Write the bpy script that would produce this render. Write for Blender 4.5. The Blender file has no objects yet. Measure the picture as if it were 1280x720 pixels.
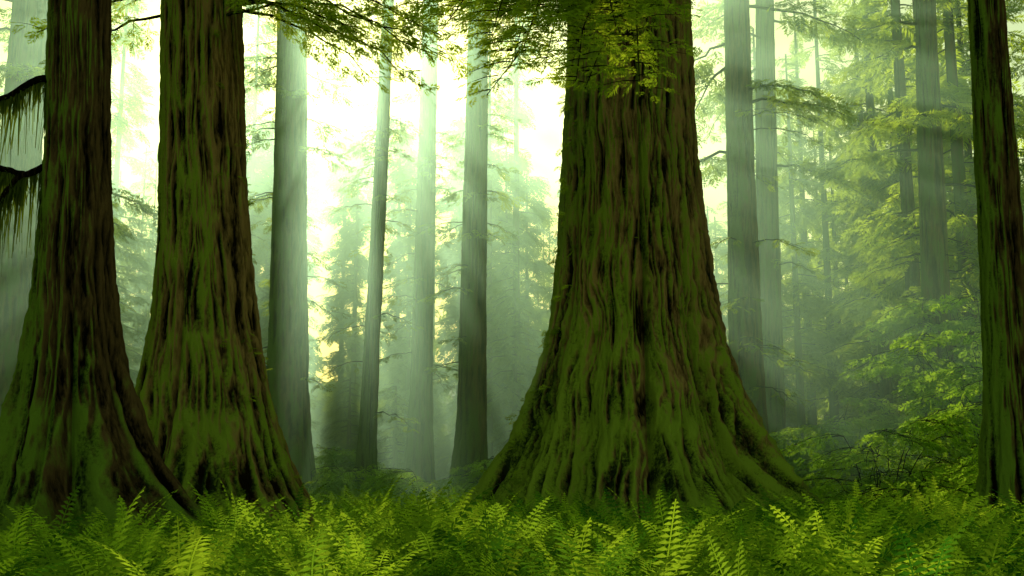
import bpy, math, numpy as np
from mathutils import Vector
R = np.random.default_rng(11)
scene = bpy.context.scene

# ------------------------------------------------------------------ mesh accumulation
class MB:
    def __init__(s): s.v=[]; s.f=[]; s.m=[]; s.t=[]; s.sm=[]; s.n=0
    def add(s, v, f, mat=0, tone=0.5, smooth=False):
        v=np.asarray(v,float).reshape(-1,3); f=np.asarray(f,int).reshape(-1,4)
        s.v.append(v); s.f.append(f+s.n); s.n+=len(v)
        s.m.append(np.full(len(f),mat)); s.sm.append(np.full(len(f),smooth))
        t=np.empty(len(v)); t[:]=tone; s.t.append(t)
    def build(s, name, mats):
        v=np.concatenate(s.v); f=np.concatenate(s.f); m=np.concatenate(s.m); t=np.concatenate(s.t); sm=np.concatenate(s.sm)
        me=bpy.data.meshes.new(name)
        me.vertices.add(len(v)); me.vertices.foreach_set('co',v.astype(np.float32).ravel())
        me.loops.add(len(f)*4); me.loops.foreach_set('vertex_index',f.astype(np.int32).ravel())
        me.polygons.add(len(f)); me.polygons.foreach_set('loop_start',(np.arange(len(f))*4).astype(np.int32))
        me.polygons.foreach_set('material_index',m.astype(np.int32))
        me.polygons.foreach_set('use_smooth',sm.astype(bool))
        a=me.attributes.new('tone','FLOAT','POINT'); a.data.foreach_set('value',t.astype(np.float32))
        me.update(calc_edges=True)
        for k in mats: me.materials.append(k)
        o=bpy.data.objects.new(name,me); scene.collection.objects.link(o)
        return o

def vnoise(u,v,nu,nv,seed):
    r=np.random.default_rng(seed); T=r.random((nu,nv+2))
    U=(u%1.0)*nu; V=np.clip(v,0,0.9999)*nv
    i=np.floor(U).astype(int); j=np.floor(V).astype(int)
    a=U-i; b=V-j; a=a*a*(3-2*a); b=b*b*(3-2*b); i%=nu; i2=(i+1)%nu
    return (T[i,j]*(1-a)+T[i2,j]*a)*(1-b)+(T[i,j+1]*(1-a)+T[i2,j+1]*a)*b

# ------------------------------------------------------------------ leaf templates
def spray_template(L=0.6,n=9,seed=0,wide=0.24):
    r=np.random.default_rng(seed); V=[];F=[]
    def leaf(p,d,l,w,up):
        s=np.cross(d,up); s/=np.linalg.norm(s)+1e-9
        k=len(V); V.extend([p, p+d*l*.45+s*w, p+d*l+up*(-.12*l), p+d*l*.45-s*w]); F.append([k,k+1,k+2,k+3])
    for i in range(n):
        t=(i+.6)/n; c=np.array([t*L,0,-.18*L*t*t])
        ll=wide*(math.sin(math.pi*min(1,t*.8+.2))**.7)*r.uniform(.75,1.15)+.03
        for s in (-1,1):
            a=math.radians(r.uniform(42,66)); d=np.array([math.cos(a),s*math.sin(a),r.uniform(-.35,.1)]); d/=np.linalg.norm(d)
            up=np.array([r.uniform(-.5,.5),r.uniform(-.5,.5),1.0])
            leaf(c,d,ll,.021+.012*r.random(),up)
    leaf(np.array([L*.9,0,-.16*L]),np.array([.95,0,-.3]),.14,.02,np.array([0,0,1.]))
    return np.array(V),np.array(F)
SPR=[spray_template(seed=i) for i in range(4)]
SPRB=[spray_template(L=.62,n=5,seed=20+i,wide=.3) for i in range(3)]
for k in range(3):   # broader leaves
    v,f=SPRB[k]
    for q in f:
        c=(v[q[1]]+v[q[3]])/2; v[q[1]]=c+(v[q[1]]-c)*2.0; v[q[3]]=c+(v[q[3]]-c)*2.0

def scatter(mb,tmpl,P,yaw,pitch,roll,S,tone,mat=1):
    P=np.asarray(P,float).reshape(-1,3)
    k=len(P)
    if k==0: return
    idx=R.integers(0,len(tmpl),k)
    yaw=np.broadcast_to(yaw,k);pitch=np.broadcast_to(pitch,k);roll=np.broadcast_to(roll,k);S=np.broadcast_to(S,k);tone=np.broadcast_to(tone,k)
    for q,(tv,tf) in enumerate(tmpl):
        m=idx==q; n=m.sum()
        if not n: continue
        cy,sy=np.cos(yaw[m]),np.sin(yaw[m]); cp,sp=np.cos(pitch[m]),np.sin(pitch[m]); cr,sr=np.cos(roll[m]),np.sin(roll[m])
        x,y,z=tv[:,0][None],tv[:,1][None],tv[:,2][None]
        y1=y*cr[:,None]-z*sr[:,None]; z1=y*sr[:,None]+z*cr[:,None]
        x2=x*cp[:,None]-z1*sp[:,None]; z2=x*sp[:,None]+z1*cp[:,None]
        x3=x2*cy[:,None]-y1*sy[:,None]; y3=x2*sy[:,None]+y1*cy[:,None]
        v=np.stack([x3,y3,z2],-1)*S[m][:,None,None]+P[m][:,None,:]
        f=tf[None]+(np.arange(n)*len(tv))[:,None,None]
        mb.add(v,f,mat,np.repeat(tone[m],len(tv)))

def tube(mb,P,rad,sides=6,mat=0,tone=.4):
    P=np.asarray(P,float); n=len(P); T=np.gradient(P,axis=0); T/=np.linalg.norm(T,axis=1)[:,None]+1e-9
    up=np.array([0,0,1.]) if abs(T[0,2])<.9 else np.array([1.,0,0])
    A=np.cross(T,up); A/=np.linalg.norm(A,axis=1)[:,None]+1e-9; B=np.cross(A,T)
    th=np.arange(sides)/sides*2*math.pi
    v=P[:,None]+rad[:,None,None]*(A[:,None]*np.cos(th)[None,:,None]+B[:,None]*np.sin(th)[None,:,None])
    i=np.arange(n-1)[:,None]*sides; j=np.arange(sides)[None]; j2=(j+1)%sides
    f=np.stack([i+j,i+j2,i+sides+j2,i+sides+j],-1)
    mb.add(v,f,mat,tone,True)

def limb(mb,p0,az,L,rise,droop,r0,dens=1.0,ss=1.0,tmpl=SPR,tone=.5,start=.2):
    n=9; t=np.linspace(0,1,n); d=np.array([math.cos(az),math.sin(az),0])
    side=np.array([-d[1],d[0],0]); bend=R.uniform(-.15,.15)
    def path(t): 
        t=np.asarray(t)[:,None]
        return p0+d*L*t+side*bend*L*t*t+np.array([0,0,1.])*(rise*t-droop*t*t)*L
    P=path(t); P[1:-1]+=R.normal(0,.015*L,(n-2,3))
    tube(mb,P,r0*(1-.9*t)+.004,5)
    ns=max(3,int(L*(1-start)*3.2*dens)); SP=[];YA=[];PI=[]
    for k in range(ns):
        tt=start+(1-start)*(k+R.random()*.6)/ns; q=path([tt])[0]; sd=1 if k%2 else -1
        a=az+bend*tt+sd*math.radians(R.uniform(35,70)); l=min((1-tt)*.42*L,1.6)+.35+R.random()*.35
        l*=R.uniform(.6,1.1)
        e=q+np.array([math.cos(a)*l,math.sin(a)*l,-.25*l+R.uniform(-.1,.1)])
        tube(mb,np.array([q,(q+e)/2+[0,0,.05*l],e]),np.array([.012,.008,.003])*(.5+.12*min(L,5)),4)
        m=max(2,int(l/.2*dens))
        for j in range(m):
            u=(j+.4)/m; SP.append(q+(e-q)*u+R.normal(0,.05,3)); YA.append(a+(1 if j%2 else -1)*R.uniform(.3,.9)); PI.append(R.uniform(-.8,.15))
        SP.append(e);YA.append(a);PI.append(-.3)
    SP.append(P[-1]);YA.append(az);PI.append(-.4)
    k=len(SP)
    scatter(mb,tmpl,SP,np.array(YA),np.array(PI),R.normal(0,.6,k),ss*R.uniform(.6,1.25,k),np.clip(tone+R.normal(0,.2,k)+R.normal(0,.12),0,1))

# ------------------------------------------------------------------ trunks
def trunk(mb,x,y,H,r0,rf,hf,lean=(0,0),nth=160,nz=120,lobes=7,lobeamp=.35,ridge=.05,nr=40,seed=1,taper=.55,curve=0.0,moss=.5,twist=.03):
    k=np.linspace(0,1,nz); z=-.6+(H+.6)*(k**1.7)
    th=np.arange(nth)/nth; Z,TH=np.meshgrid(z,th,indexing='ij'); v=(Z+.6)/(H+.6)
    lu=TH+(vnoise(TH,v,5,6,seed+9)-.5)*.05
    lob=vnoise(lu,v*0.25,lobes,2,seed)
    lob2=1-np.abs(2*vnoise(lu,v*.5,int(lobes*1.6),3,seed+31)-1)
    lob=(.6*lob+.4*lob2**1.5-.38)*1.9
    e=np.exp(-np.clip(Z,-.6,99)/hf)
    r=r0*(1-taper*np.clip(Z,0,99)/H)+rf*e*(1+lobeamp*lob*1.5)
    crease=np.abs(2*vnoise(lu,v*.6,lobes*2,3,seed+13)-1)
    r-=rf*.36*(1-crease)**3*np.exp(-Z/(hf*2.2))
    r+=r0*.09*(vnoise(TH+v*.3,v,lobes+3,5,seed+3)-.5)*2*(.4+.6*np.exp(-Z/9.))
    wob=(vnoise(TH,v,12,int(H*.7),seed+4)-.5)*.016+(vnoise(TH,v,nr,int(H*1.6),seed+14)-.5)*.35/nr
    u=TH+wob+twist*v*4
    n1=(1-np.abs(2*vnoise(u,v,nr,max(4,int(H*.5)),seed+5)-1))**.7
    n2=1-np.abs(2*vnoise(u+wob,v,int(nr*2.1),max(6,int(H*1.1)),seed+6)-1)
    n3=vnoise(u,v,nr*4,int(H*7),seed+7)
    rid=.46*n1+.36*n2+.18*n3
    sc=r/r0; r=r+ridge*(rid-.6)*3.2*np.minimum(sc,1.6)
    a=TH*2*math.pi
    cx=x+lean[0]*Z+curve*np.sin(Z/H*3.1)
    X=cx+r*np.cos(a); Y=y+lean[1]*Z+r*np.sin(a)
    vv=np.stack([X,Y,Z],-1)
    i=np.arange(nz-1)[:,None]*nth; j=np.arange(nth)[None]; j2=(j+1)%nth
    f=np.stack([i+j,i+j2,i+nth+j2,i+nth+j],-1)
    mb.add(vv,f,0,rid.ravel(),True)
    mb.surf=vv
    return lambda zz,az: np.array([x+lean[0]*zz+curve*math.sin(zz/H*3.1)+.8*r0*(1-taper*zz/H)*math.cos(az), y+lean[1]*zz+.8*r0*(1-taper*zz/H)*math.sin(az), zz])

def tufts(mb,n,zmax,thr,ss,seed=0):
    """small epiphyte ferns and leafy sprigs growing on the bark"""
    S=mb.surf; nz,nth,_=S.shape; r=np.random.default_rng(seed); P=[];YA=[]
    while len(P)<n:
        i=r.integers(0,nz); a=r.uniform(*thr); j=int(a/(2*math.pi)*nth)%nth
        if .8<S[i,j,2]<zmax:
            for _ in range(r.integers(2,6)):
                P.append(S[i,j]+r.normal(0,.07,3)); YA.append(a+r.normal(0,.6))
    k=len(P); scatter(mb,SPR,P,np.array(YA),R.uniform(-.9,.5,k),R.normal(0,.7,k),ss*R.uniform(.5,1.2,k),R.uniform(.4,1,k))

# ------------------------------------------------------------------ materials
def nodes(name):
    m=bpy.data.materials.new(name); m.use_nodes=True; nt=m.node_tree; nt.nodes.clear(); return m,nt,nt.nodes,nt.links
def bark_mat(name,ridge_c,crev_c,moss_c,moss_amt,moss_h,strength=1.0,side=.22):
    m,nt,N,Lk=nodes(name)
    out=N.new('ShaderNodeOutputMaterial'); b=N.new('ShaderNodeBsdfDiffuse'); b.inputs['Roughness'].default_value=.6
    at=N.new('ShaderNodeAttribute'); at.attribute_name='tone'
    geo=N.new('ShaderNodeNewGeometry'); sep=N.new('ShaderNodeSeparateXYZ'); Lk.new(geo.outputs['Position'],sep.inputs[0])
    sn=N.new('ShaderNodeSeparateXYZ'); Lk.new(geo.outputs['Normal'],sn.inputs[0])
    mp=N.new('ShaderNodeMapping'); mp.inputs['Scale'].default_value=(14,14,2.0); Lk.new(geo.outputs['Position'],mp.inputs['Vector'])
    n1=N.new('ShaderNodeTexNoise'); n1.inputs['Scale'].default_value=1; n1.inputs['Detail'].default_value=6; n1.inputs['Roughness'].default_value=.75; Lk.new(mp.outputs[0],n1.inputs['Vector'])
    add=N.new('ShaderNodeMath'); add.operation='MULTIPLY_ADD'; add.inputs[1].default_value=.9; Lk.new(n1.outputs[0],add.inputs[0])
    s=N.new('ShaderNodeMath'); s.operation='SUBTRACT'; s.inputs[1].default_value=.46; Lk.new(at.outputs['Fac'],s.inputs[0]); Lk.new(s.outputs[0],add.inputs[2])
    cr=N.new('ShaderNodeValToRGB'); cr.color_ramp.elements[0].position=.40; cr.color_ramp.elements[0].color=(*crev_c,1)
    cr.color_ramp.elements[1].position=.78; cr.color_ramp.elements[1].color=(*ridge_c,1); Lk.new(add.outputs[0],cr.inputs[0])
    n2=N.new('ShaderNodeTexNoise'); n2.inputs['Scale'].default_value=.55; n2.inputs['Detail'].default_value=8; n2.inputs['Roughness'].default_value=.75
    mp2=N.new('ShaderNodeMapping'); mp2.inputs['Scale'].default_value=(1.6,1.6,.6); Lk.new(geo.outputs['Position'],mp2.inputs['Vector']); Lk.new(mp2.outputs[0],n2.inputs['Vector'])
    h=N.new('ShaderNodeMapRange'); h.inputs['From Min'].default_value=0; h.inputs['From Max'].default_value=moss_h; h.inputs['To Min'].default_value=.2; h.inputs['To Max'].default_value=-.02; Lk.new(sep.outputs['Z'],h.inputs['Value'])
    a2=N.new('ShaderNodeMath'); a2.operation='ADD'; Lk.new(n2.outputs[0],a2.inputs[0]); Lk.new(h.outputs[0],a2.inputs[1])
    a3=N.new('ShaderNodeMath'); a3.operation='MULTIPLY_ADD'; a3.inputs[1].default_value=.42; Lk.new(s.outputs[0],a3.inputs[0]); Lk.new(a2.outputs[0],a3.inputs[2])
    a4=N.new('ShaderNodeMath'); a4.operation='MULTIPLY_ADD'; a4.inputs[1].default_value=-side; Lk.new(sn.outputs['X'],a4.inputs[0]); Lk.new(a3.outputs[0],a4.inputs[2])
    mr=N.new('ShaderNodeMapRange'); mr.inputs['From Min'].default_value=.65-moss_amt*.3; mr.inputs['From Max'].default_value=.82-moss_amt*.3; mr.inputs['To Max'].default_value=.92; Lk.new(a4.outputs[0],mr.inputs['Value'])
    n3=N.new('ShaderNodeTexNoise'); n3.inputs['Scale'].default_value=13; n3.inputs['Detail'].default_value=5; n3.inputs['Roughness'].default_value=.8; Lk.new(geo.outputs['Position'],n3.inputs['Vector'])
    mc=N.new('ShaderNodeValToRGB'); mc.color_ramp.elements[0].position=.42; mc.color_ramp.elements[0].color=(moss_c[0]*.08,moss_c[1]*.09,moss_c[2]*.3,1)
    mc.color_ramp.elements[1].position=.68; mc.color_ramp.elements[1].color=(*moss_c,1)
    mm=N.new('ShaderNodeMath'); mm.operation='MULTIPLY_ADD'; mm.inputs[1].default_value=.9; Lk.new(s.outputs[0],mm.inputs[0]); Lk.new(n3.outputs[0],mm.inputs[2]); Lk.new(mm.outputs[0],mc.inputs[0])
    mx=N.new('ShaderNodeMix'); mx.data_type='RGBA'; Lk.new(mr.outputs[0],mx.inputs[0]); Lk.new(cr.outputs[0],mx.inputs[6]); Lk.new(mc.outputs[0],mx.inputs[7])
    Lk.new(mx.outputs[2],b.inputs['Color'])
    bs=N.new('ShaderNodeMath'); bs.operation='ADD'; Lk.new(n1.outputs[0],bs.inputs[0]); 
    m3=N.new('ShaderNodeMath'); m3.operation='MULTIPLY'; m3.inputs[1].default_value=.6; Lk.new(n3.outputs[0],m3.inputs[0]); Lk.new(m3.outputs[0],bs.inputs[1])
    bp=N.new('ShaderNodeBump'); bp.inputs['Strength'].default_value=strength; bp.inputs['Distance'].default_value=.28; Lk.new(bs.outputs[0],bp.inputs['Height']); Lk.new(bp.outputs[0],b.inputs['Normal'])
    Lk.new(b.outputs[0],out.inputs['Surface']); return m
def leaf_mat(name,dark,light,tdark,tlight,tr=.5):
    m,nt,N,Lk=nodes(name); out=N.new('ShaderNodeOutputMaterial')
    at=N.new('ShaderNodeAttribute'); at.attribute_name='tone'
    def ramp(a,b):
        c=N.new('ShaderNodeValToRGB'); c.color_ramp.elements[0].color=(*a,1); c.color_ramp.elements[1].color=(*b,1); Lk.new(at.outputs['Fac'],c.inputs[0]); return c
    c1=ramp(dark,light); c2=ramp(tdark,tlight)
    d=N.new('ShaderNodeBsdfDiffuse'); t=N.new('ShaderNodeBsdfTranslucent')
    Lk.new(c1.outputs[0],d.inputs[0]); Lk.new(c2.outputs[0],t.inputs[0])
    m1=N.new('ShaderNodeMixShader'); m1.inputs[0].default_value=tr; Lk.new(d.outputs[0],m1.inputs[1]); Lk.new(t.outputs[0],m1.inputs[2])
    Lk.new(m1.outputs[0],out.inputs['Surface']); return m

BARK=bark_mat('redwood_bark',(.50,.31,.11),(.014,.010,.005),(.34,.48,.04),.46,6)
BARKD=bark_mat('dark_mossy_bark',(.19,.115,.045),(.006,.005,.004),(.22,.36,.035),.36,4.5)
BARKF=bark_mat('fir_bark',(.22,.14,.05),(.03,.022,.010),(.13,.21,.02),.46,6,.4,.1)
LEAF=leaf_mat('conifer_foliage',(.02,.07,.006),(.13,.20,.014),(.08,.21,.01),(.66,.80,.03),.58)
LEAFB=leaf_mat('broad_leaves',(.05,.15,.012),(.18,.31,.02),(.2,.44,.015),(.62,.86,.04),.58)
FERN=leaf_mat('fern_fronds',(.02,.08,.008),(.19,.30,.018),(.09,.29,.012),(.72,.92,.035),.56)
MOSS=leaf_mat('hanging_moss',(.05,.07,.01),(.11,.15,.02),(.10,.15,.01),(.26,.34,.03),.4)

def crown(mb,at,z0,z1,n,Lmax,r0,dens=1.0,ss=1.0,tone=.5,azr=None,pw=1.0,droop=.35):
    for k in range(n):
        f=(k+R.random())/n; zz=z0+(z1-z0)*f**pw
        az=R.uniform(0,2*math.pi) if azr is None else R.uniform(*azr)
        L=Lmax*(1-.75*((zz-z0)/(z1-z0+.01))**1.5)*R.uniform(.6,1.1)
        limb(mb,at(zz,az),az,L,R.uniform(-.1,.25),droop*R.uniform(.6,1.4),r0*(.5+.5*L/Lmax),dens,ss,tone=tone)

D=math.radians
# ---- giant redwood (hero)
mb=MB(); at=trunk(mb,3.3,30,46,2.04,2.85,2.9,nth=900,nz=600,lobes=9,lobeamp=.42,ridge=.10,nr=78,seed=21,taper=.48,twist=.01)
tufts(mb,360,14,(D(165),D(215)),.42,1); tufts(mb,120,13,(D(215),D(330)),.3,2)
for (zz,az,L,ri,dr) in [(14.6,-100,10.4,.0,.60),(14.4,-96,10.2,.0,.60),(14.4,-98,10.6,.0,.60),(14.8,-104,10,.0,.60),(14.6,-102,10.5,.0,.61),(14.8,-108,9.6,.0,.60),(15,-113,9.6,.02,.57),(15,-119,9.2,.03,.55),(15,-126,8.8,.03,.52),(15.5,-101,9.5,.05,.66),(15,-110,9.4,0,.62),(15.2,-116,9,0,.60)]:
    limb(mb,at(zz,D(az)),D(az),L,ri,dr,.05,2.1,.44,tone=1.0,start=.66)
for (zz,az,L,ri,dr) in [(15.0,-140,5.2,.05,.45),(14.8,-155,5.2,.05,.4),(15.8,-40,4.5,.1,.4)]:
    limb(mb,at(zz,D(az)),D(az),L,ri,dr,.05,1.5,.55,tone=.9)
crown(mb,at,20,44,20,6,.13,.7,1.4)
mb.build('giant_redwood_tree',[BARK,LEAF])
# ---- left redwood B
mb=MB(); at=trunk(mb,-6.95,26,38,1.12,1.75,2.5,lean=(-.045,0),nth=560,nz=500,lobes=8,lobeamp=.45,ridge=.065,nr=48,seed=5,taper=.4,curve=-.25)
tufts(mb,110,12,(D(290),D(370)),.35,3)
for (zz,az,L,ri,dr) in [(13.0,-20,4.2,.05,.45),(13.3,10,4.8,0,.45),(12.6,-40,3.6,.1,.45),(13.5,-70,3.4,0,.5),(13.4,-5,5,.05,.42),(13.2,25,4,.05,.4),(13.7,-12,5.5,.05,.40),(13.5,2,5.6,.05,.42),(13.2,200,3,.0,.4),(13,170,3,0,.4)]:
    limb(mb,at(zz,D(az)),D(az),L,ri,dr,.045,1.6,.5,tone=1.0)
crown(mb,at,19,36,14,5,.1,.7,1.4)
mb.build('redwood_tree',[BARK,LEAF])
# ---- far left dark buttressed trunk A
mb=MB(); at=trunk(mb,-7.85,20,30,.62,1.35,1.7,lean=(-.048,0),nth=480,nz=460,lobes=7,lobeamp=.95,ridge=.055,nr=32,seed=42,taper=.4)
crown(mb,at,15,28,14,4.2,.08,.7,1.2)
def mossy(mb,P,r):
    P=np.array(P,float); t=np.linspace(0,1,len(P)*5); tt=np.linspace(0,1,len(P)); Q=np.stack([np.interp(t,tt,P[:,i]) for i in range(3)],-1)
    for _ in range(2): Q[1:-1]=(Q[:-2]+Q[1:-1]*2+Q[2:])/4
    tube(mb,Q+R.normal(0,.012,Q.shape),r*(1-.8*t)+.01,6)
    n=620; u=R.random(n); S=np.stack([np.interp(u,t,Q[:,i]) for i in range(3)],-1)
    for p in S:
        l=R.uniform(.08,.6)*(1 if R.random()<.7 else 2.6); w=.010+R.random()*.018; a=R.uniform(0,3.14); c=np.array([math.cos(a),math.sin(a),0])*w
        o=R.normal(0,.06,3); b=p+o*[1,1,-1]+np.array([0,0,-l])
        mb.add([p-c,p+c,b+c*.3,b-c*.3],[[0,1,2,3]],2,R.random())
mossy(mb,[(-8.2,20,8.7),(-8.8,19.6,8.9),(-9.5,19.4,8.3),(-10.4,19.2,8.2)],.09)
mossy(mb,[(-8.15,20,6.8),(-8.6,19.7,7.2),(-9.1,19.5,6.9),(-9.5,19.4,6.1),(-10.0,19.3,5.4)],.08)
mossy(mb,[(-9.0,19.6,7.0),(-9.7,19.3,7.15),(-10.6,19.0,6.6)],.06)
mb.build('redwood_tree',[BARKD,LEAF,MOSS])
# ---- mid distance trees: x,y,H,r0,rf,hf,leanx,crown z0,n,Lmax,dens, (lower foliage z0,z1,n,L)
MID=[(-19.3,42,34,.95,.8,2,-.01,12,22,5,1,'redwood_tree',(5,14,16,3)),
 (-9.1,45,38,.85,.65,2.2,-.02,24,10,3.4,1,'redwood_tree',(9,20,18,1.8)),
 (-6.6,50,36,.38,.35,1.5,.027,26,7,2.2,.8,'fir_tree',(12,21,16,1.1)),
 (-4.86,58,38,.62,.45,2,.012,30,7,3,.8,'fir_tree',(14,22,12,1.1)),
 (-1.9,50,38,.66,.35,2,.013,28,8,3.2,.8,'fir_tree',(12,19,12,1.3)),
 (8.9,42,40,.66,.45,2,.01,14,22,4.5,1.1,'redwood_tree',None),
 (11.6,50,40,.6,.35,2,.025,15,24,4.2,1.1,'fir_tree',None),
 (17.3,45,38,.6,.4,2,.03,9,26,4.2,1.1,'redwood_tree',None),
 (22.3,60,34,.25,.2,1,.0,7,26,3.6,1.1,'hemlock_tree',None),
 (11.0,24.5,32,.5,.4,1.6,.018,14,16,3.6,1.2,'redwood_tree',None)]
for q,(x,y,H,r0,rf,hf,lx,z0,n,Lm,dn,nm,low) in enumerate(MID):
    mb=MB(); hero=(y<30)
    at=trunk(mb,x,y,H,r0,rf,hf,lean=(lx,0),nth=220 if hero else 120,nz=260 if hero else 140,lobes=6,lobeamp=.4,ridge=.05,nr=22,seed=60+q*7,taper=.5)
    crown(mb,at,z0,H,n,Lm,.07,dn,1.1 if x>0 else 1.0,tone=.75)
    if low:
        for k in range(low[2]):
            zz=low[0]+(low[1]-low[0])*R.random(); az=R.uniform(-.5,math.pi+.5) if R.random()<.75 else R.uniform(0,6.28)
            limb(mb,at(zz,az),az,low[3]*R.uniform(.5,1.2),.1,.45,.03,1.2,.8,tone=.7)
    for k in range(0 if hero else 12):
        az=R.uniform(0,6.28); zz=R.uniform(4,min(z0+2,21))
        limb(mb,at(zz,az),az,R.uniform(1.0,2.8),.1,.4,.025,.8,.6,tone=.7)
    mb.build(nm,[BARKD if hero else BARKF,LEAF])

# ---- distant trees, one mass
mb=MB()
def simple_tree(x,y,H,r,z0,n,Lm,ss,tone,dens=1,tp=.85):
    at=trunk(mb,x,y,H,r,r*.5,2,nth=20,nz=16,lobes=5,ridge=.02,nr=5,seed=int(R.integers(1e6)),taper=.8)
    P=[];YA=[];PI=[];S=[]
    for k in range(n):
        zz=z0+(H-z0)*(k+R.random())/n; az=R.uniform(0,6.28); L=Lm*(1-tp*((zz-z0)/(H-z0)))*R.uniform(.5,1.1)+.4
        p=at(zz,az); e=p+np.array([math.cos(az)*L,math.sin(az)*L,-.3*L])
        tube(mb,np.array([p,(p+e)/2+[0,0,.08*L],e]),np.array([.05,.03,.01]),3)
        m=int(L*4.5*2.2*dens/max(ss,2.2))
        for j in range(m):
            u=(j+.6)/m; P.append(p+(e-p)*u+R.normal(0,.12,3)); YA.append(az+(1 if j%2 else -1)*R.uniform(.2,1.1)); PI.append(R.uniform(-.8,0)); S.append(ss*(1.15-.4*u))
    k=len(P); scatter(mb,SPR,P,np.array(YA),np.array(PI),R.normal(0,.4,k),np.array(S)*R.uniform(.7,1.3,k),np.clip(tone+R.normal(0,.2,k),0,1))
for px,y in [(.262,78),(.272,92),(.292,80),(.30,96),(.232,88),(.335,90),(.36,70),(.395,82),(.43,66),(.47,74),(.34,62),(.39,58),(.46,54),(.52,60),(.33,74),(.37,52),(.42,50)]:
    simple_tree(px*y,y,R.uniform(30,42),R.uniform(.28,.45),R.uniform(4,9),46,4.2,1.9,.8,1.25)
for k in range(30):
    y=R.uniform(75,135); x=R.uniform(.18,.62)*y
    simple_tree(x,y,R.uniform(26,44),R.uniform(.2,.4),R.uniform(2,7),38,4.5,2.6,.7)
# dense trees added behind the mist to shade it; gaps laid out for sunbeams
for s in [-13,-11,-9.2,-7.4,-5.8,-4.6,-.6,.5,4.2,5.0,9.4,10.6]:
    y=R.uniform(90,98); simple_tree(s-.15*y,y,R.uniform(29,34),.3,.5,96,1.2 if -6<s<8 else 2.0,2.0,.55,2.2,.3)
for s in [12,13.8,15.6,19.4,21.5,24,26.5]:
    y=R.uniform(90,98); simple_tree(s-.15*y,y,R.uniform(27,31),.3,.5,88,2.0,2.0,.6,2.0,.4)
for k in range(130):
    y=R.uniform(100,185); x=R.uniform(-.62,.18)*y; s=x+.15*y
    fac=R.uniform(.22,.39) if s<-8 else (R.uniform(.10,.22) if s<11 else R.uniform(.15,.34))
    simple_tree(x,y,(y-28)*fac,R.uniform(.15,.38),R.uniform(.5,4),36,4.6,3.2,.6)
for x,y,H in [(-14.5,68,15),(-19.5,72,19),(-25,66,15),(-11.2,76,8),(-7.4,70,7),(.2,68,13),(3.2,78,15),(6.5,72,10),(-30,74,20)]:
    simple_tree(x,y,H,.22,1.5,40,2.2,1.5,.6,1.4)
for x,y,H in [(-23.5,60,36),(-27.5,74,38),(-17.2,64,34),(-31,66,36),(-33,58,34),(.3,74,38),(-20.5,84,40),(-1.7,80,36)]:
    simple_tree(x,y,H,.34,6,54,3.4,1.8,.8,1.3)
mb.build('distant_trees',[BARKF,LEAF])

# ---- understorey shrubs / saplings
def shrub(name,x,y,H,W,n,ss,tone=.85):
    mb=MB()
    for k in range(n):
        az=R.uniform(0,6.28); rr=R.random()**.6; h=H*R.uniform(.25,1)*(1-.35*rr)
        p=np.array([x+.3*math.cos(az),y+.3*math.sin(az),0.]); q=np.array([x+W*.45*rr*math.cos(az),y+W*.45*rr*math.sin(az),h])
        t=np.linspace(0,1,6)[:,None]; w=p+(q-p)*t; w[:,2]=h*np.sin(t[:,0]*math.pi/2); w[1:-1]+=R.normal(0,.06,(4,3))
        tube(mb,w,np.linspace(.022,.008,6),5)
        for j in range(4):
            limb(mb,w[R.integers(2,6)],az+R.uniform(-1.4,1.4),W*.36*R.uniform(.6,1.1),.15,.4,.01,1.3,ss,SPRB,tone)
    return mb.build(name,[BARKF,LEAFB])
shrub('vine_maple_shrub',10.4,31.5,3.8,5,17,.5)
shrub('vine_maple_shrub',13.6,31,5.8,5.5,23,.5)
shrub('vine_maple_shrub',12.4,27,2.6,4,14,.42)
shrub('vine_maple_shrub',9.3,27,1.9,3.5,10,.4)
shrub('vine_maple_shrub',15.6,36,8.4,6,26,.6)
shrub('vine_maple_shrub',20.5,46,12,8,34,.85)
shrub('vine_maple_shrub',13.5,46,5,6,20,.8)
shrub('vine_maple_shrub',17.6,56,5,7,20,.9)
shrub('huckleberry_shrub',-6.4,46,2.6,4,16,.6)
shrub('huckleberry_shrub',-3.2,44,2.2,4,16,.6)
shrub('huckleberry_shrub',-0.2,47,2.6,4,16,.6)
shrub('huckleberry_shrub',-9.5,52,4,5,18,.8)
shrub('huckleberry_shrub',8.8,46,2.4,4,16,.7)
shrub('huckleberry_shrub',-13.5,40,2.6,5,18,.7)

# ---- ferns
def fern_template(seed,nf=12,L0=1.3,pairs=17):
    r=np.random.default_rng(seed); V=[];F=[]
    for i in range(nf):
        a=2*math.pi*(i+r.uniform(-.3,.3))/nf; L=L0*r.uniform(.65,1.15); e=D(r.uniform(58,88)); cur=r.uniform(.7,1.7)
        d=np.array([math.cos(a),math.sin(a),0]); s=np.array([-d[1],d[0],0])
        p=d*.04; st=L/(pairs+3); ang=e; s=s+np.array([0,0,r.uniform(-.5,.5)]); s/=np.linalg.norm(s)
        for k in range(pairs+3):
            t=k/(pairs+3); T=d*math.cos(ang)+np.array([0,0,1])*math.sin(ang); q=p+T*st
            n=len(V); w=.006; V.extend([p-s*w,p+s*w,q+s*w,q-s*w]); F.append([n,n+1,n+2,n+3])
            if k>=2:
                pl=.17*L0*(min(1,(t+.05)*4.0))*(1-t)**.75+.012
                for sg in (-1,1):
                    dd=s*sg*.93+T*.32+np.array([0,0,-.25]); dd/=np.linalg.norm(dd); w2=st*.40
                    n=len(V); V.extend([p-T*w2*.6,p+dd*pl*.4-T*w2*.7,p+dd*pl,p+dd*pl*.4+T*w2]); F.append([n,n+1,n+2,n+3])
            p=q; ang-=cur*st/L*(.6+1.1*t)
    return np.array(V),np.array(F)
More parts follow.
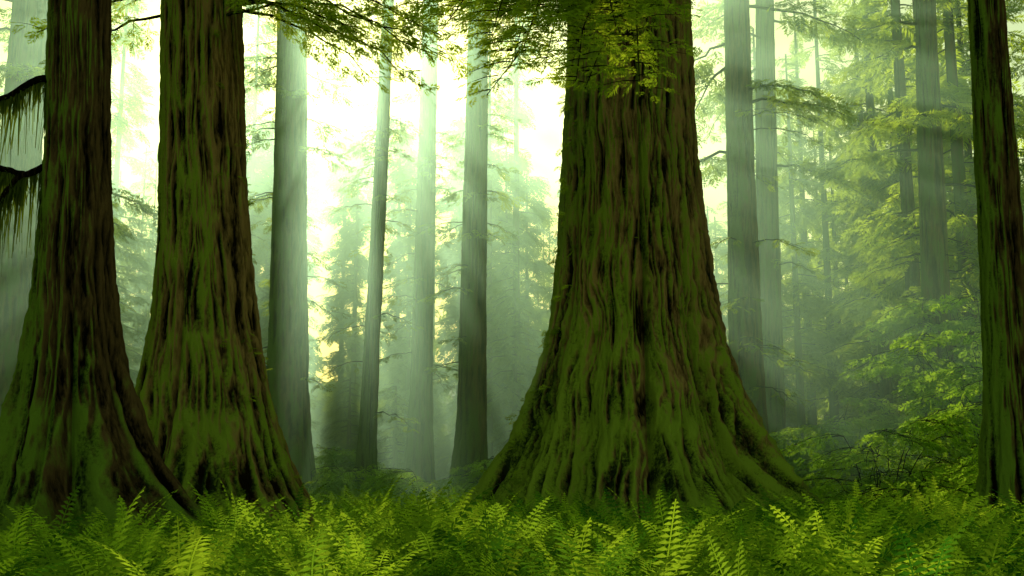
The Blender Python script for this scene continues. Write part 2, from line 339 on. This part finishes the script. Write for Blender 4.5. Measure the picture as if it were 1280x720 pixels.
FT=[fern_template(s) for s in range(6)]
mb=MB(); P=[];S=[]
def clear(x,y):
    for (cx,cy,rr) in [(3.3,30,3.6),(-6.95,26,1.9),(-7.85,20,1.3),(11,24.5,.6)]:
        if (x-cx)**2+(y-cy)**2<rr*rr: return False
    return True
for k in range(2000):
    y=8.8+ (R.random()**.85)*36; x=R.uniform(-.56*y-2,.56*y+2)
    if clear(x,y): P.append((x,y,0.0)); S.append(R.uniform(.5,1.2))
P=np.array(P);S=np.array(S);k=len(P)
scatter(mb,FT,P,R.uniform(0,6.28,k),R.normal(0,.18,k),R.normal(0,.18,k),S,np.clip(.55+R.normal(0,.36,k),0,1),0)
mb.build('sword_ferns',[FERN])

# ---- ground (rises gently to a wooded slope far behind the stand)
xs=np.sort(np.concatenate([np.linspace(-60,60,160),np.array([-900,-600,-400,-250,-150,-90,90,150,250,400,600,900])])); ys=np.sort(np.concatenate([np.linspace(-20,110,170),np.array([-300,-100,140,180,250,330,420,600,900])]))
YY,XX=np.meshgrid(ys,xs,indexing='ij'); ZZ=.10*np.sin(XX*.7+1)*np.cos(YY*.5)+.06*np.sin(XX*1.9+YY*1.3)-.05+np.clip(YY-180,0,None)*.10
mb=MB(); ww=len(xs); i=np.arange(len(ys)-1)[:,None]*ww; j=np.arange(ww-1)[None]
mb.add(np.stack([XX,YY,ZZ],-1),np.stack([i+j,i+j+1,i+ww+j+1,i+ww+j],-1),0,.5,True)
m,nt,N,Lk=nodes('forest_floor'); out=N.new('ShaderNodeOutputMaterial'); b=N.new('ShaderNodeBsdfPrincipled'); b.inputs['Roughness'].default_value=.95
tc=N.new('ShaderNodeNewGeometry'); nz=N.new('ShaderNodeTexNoise'); nz.inputs['Scale'].default_value=1.3; nz.inputs['Detail'].default_value=10; nz.inputs['Roughness'].default_value=.7; Lk.new(tc.outputs['Position'],nz.inputs['Vector'])
cr=N.new('ShaderNodeValToRGB'); cr.color_ramp.elements[0].position=.35; cr.color_ramp.elements[0].color=(.03,.025,.01,1); cr.color_ramp.elements[1].position=.62; cr.color_ramp.elements[1].color=(.055,.10,.012,1)
Lk.new(nz.outputs[0],cr.inputs[0]); Lk.new(cr.outputs[0],b.inputs['Base Color']); bp=N.new('ShaderNodeBump'); bp.inputs['Distance'].default_value=.1; Lk.new(nz.outputs[0],bp.inputs['Height']); Lk.new(bp.outputs[0],b.inputs['Normal']); Lk.new(b.outputs[0],out.inputs['Surface'])
mb.build('ground',[m])

# ---- mist volume (real scattering + absorption = neutral extinction, green scatter)
x0,x1,y0,y1,z0,z1=-130,15.5,28,86,-2,23
bpy.ops.mesh.primitive_cube_add(size=1,location=((x0+x1)/2,(y0+y1)/2,(z0+z1)/2)); o=bpy.context.object; o.name='mist'; o.scale=(x1-x0,y1-y0,z1-z0)
m,nt,N,Lk=nodes('mist_volume'); out=N.new('ShaderNodeOutputMaterial'); vs=N.new('ShaderNodeVolumeScatter'); va=N.new('ShaderNodeVolumeAbsorption'); ad=N.new('ShaderNodeAddShader')
MC=(.62,.98,.68,1); MD=.018
vs.inputs['Color'].default_value=MC; va.inputs['Color'].default_value=MC; vs.inputs['Density'].default_value=MD; va.inputs['Density'].default_value=MD; vs.inputs['Anisotropy'].default_value=.66
Lk.new(vs.outputs[0],ad.inputs[0]); Lk.new(va.outputs[0],ad.inputs[1]); Lk.new(ad.outputs[0],out.inputs['Volume']); o.data.materials.append(m)

# ---- light
SUN_EL,SUN_AZ=D(23),D(-8.5)   # azimuth measured from +Y towards +X
sd=Vector((math.sin(SUN_AZ)*math.cos(SUN_EL),math.cos(SUN_AZ)*math.cos(SUN_EL),math.sin(SUN_EL)))
l=bpy.data.lights.new('sun','SUN'); l.energy=5; l.angle=D(.5); l.color=(1,.95,.72); lo=bpy.data.objects.new('sun',l); scene.collection.objects.link(lo)
lo.rotation_euler=sd.to_track_quat('Z','Y').to_euler()
w=bpy.data.worlds.new('World'); scene.world=w; w.use_nodes=True; N=w.node_tree.nodes; Lk=w.node_tree.links; bg=N['Background']
sk=N.new('ShaderNodeTexSky'); sk.sky_type='NISHITA'; sk.sun_disc=False; sk.sun_elevation=SUN_EL; sk.sun_rotation=SUN_AZ; sk.dust_density=1.5; sk.air_density=1.4
mx=N.new('ShaderNodeMix'); mx.data_type='RGBA'; mx.blend_type='MULTIPLY'; mx.inputs[0].default_value=1; mx.inputs[7].default_value=(1.0,1.06,.50,1)
Lk.new(sk.outputs[0],mx.inputs[6]); Lk.new(mx.outputs[2],bg.inputs[0]); bg.inputs[1].default_value=.14
# ---- camera
c=bpy.data.cameras.new('camera'); co=bpy.data.objects.new('camera',c); scene.collection.objects.link(co)
co.location=(0,0,1.6); co.rotation_euler=(D(99.5),0,0); c.lens=38.6; c.sensor_width=36; c.clip_end=2000; scene.camera=co
scene.view_settings.view_transform='Standard'; scene.view_settings.look='None'; scene.view_settings.exposure=0
print('faces',sum(len(o.data.polygons) for o in scene.objects if o.type=='MESH'))
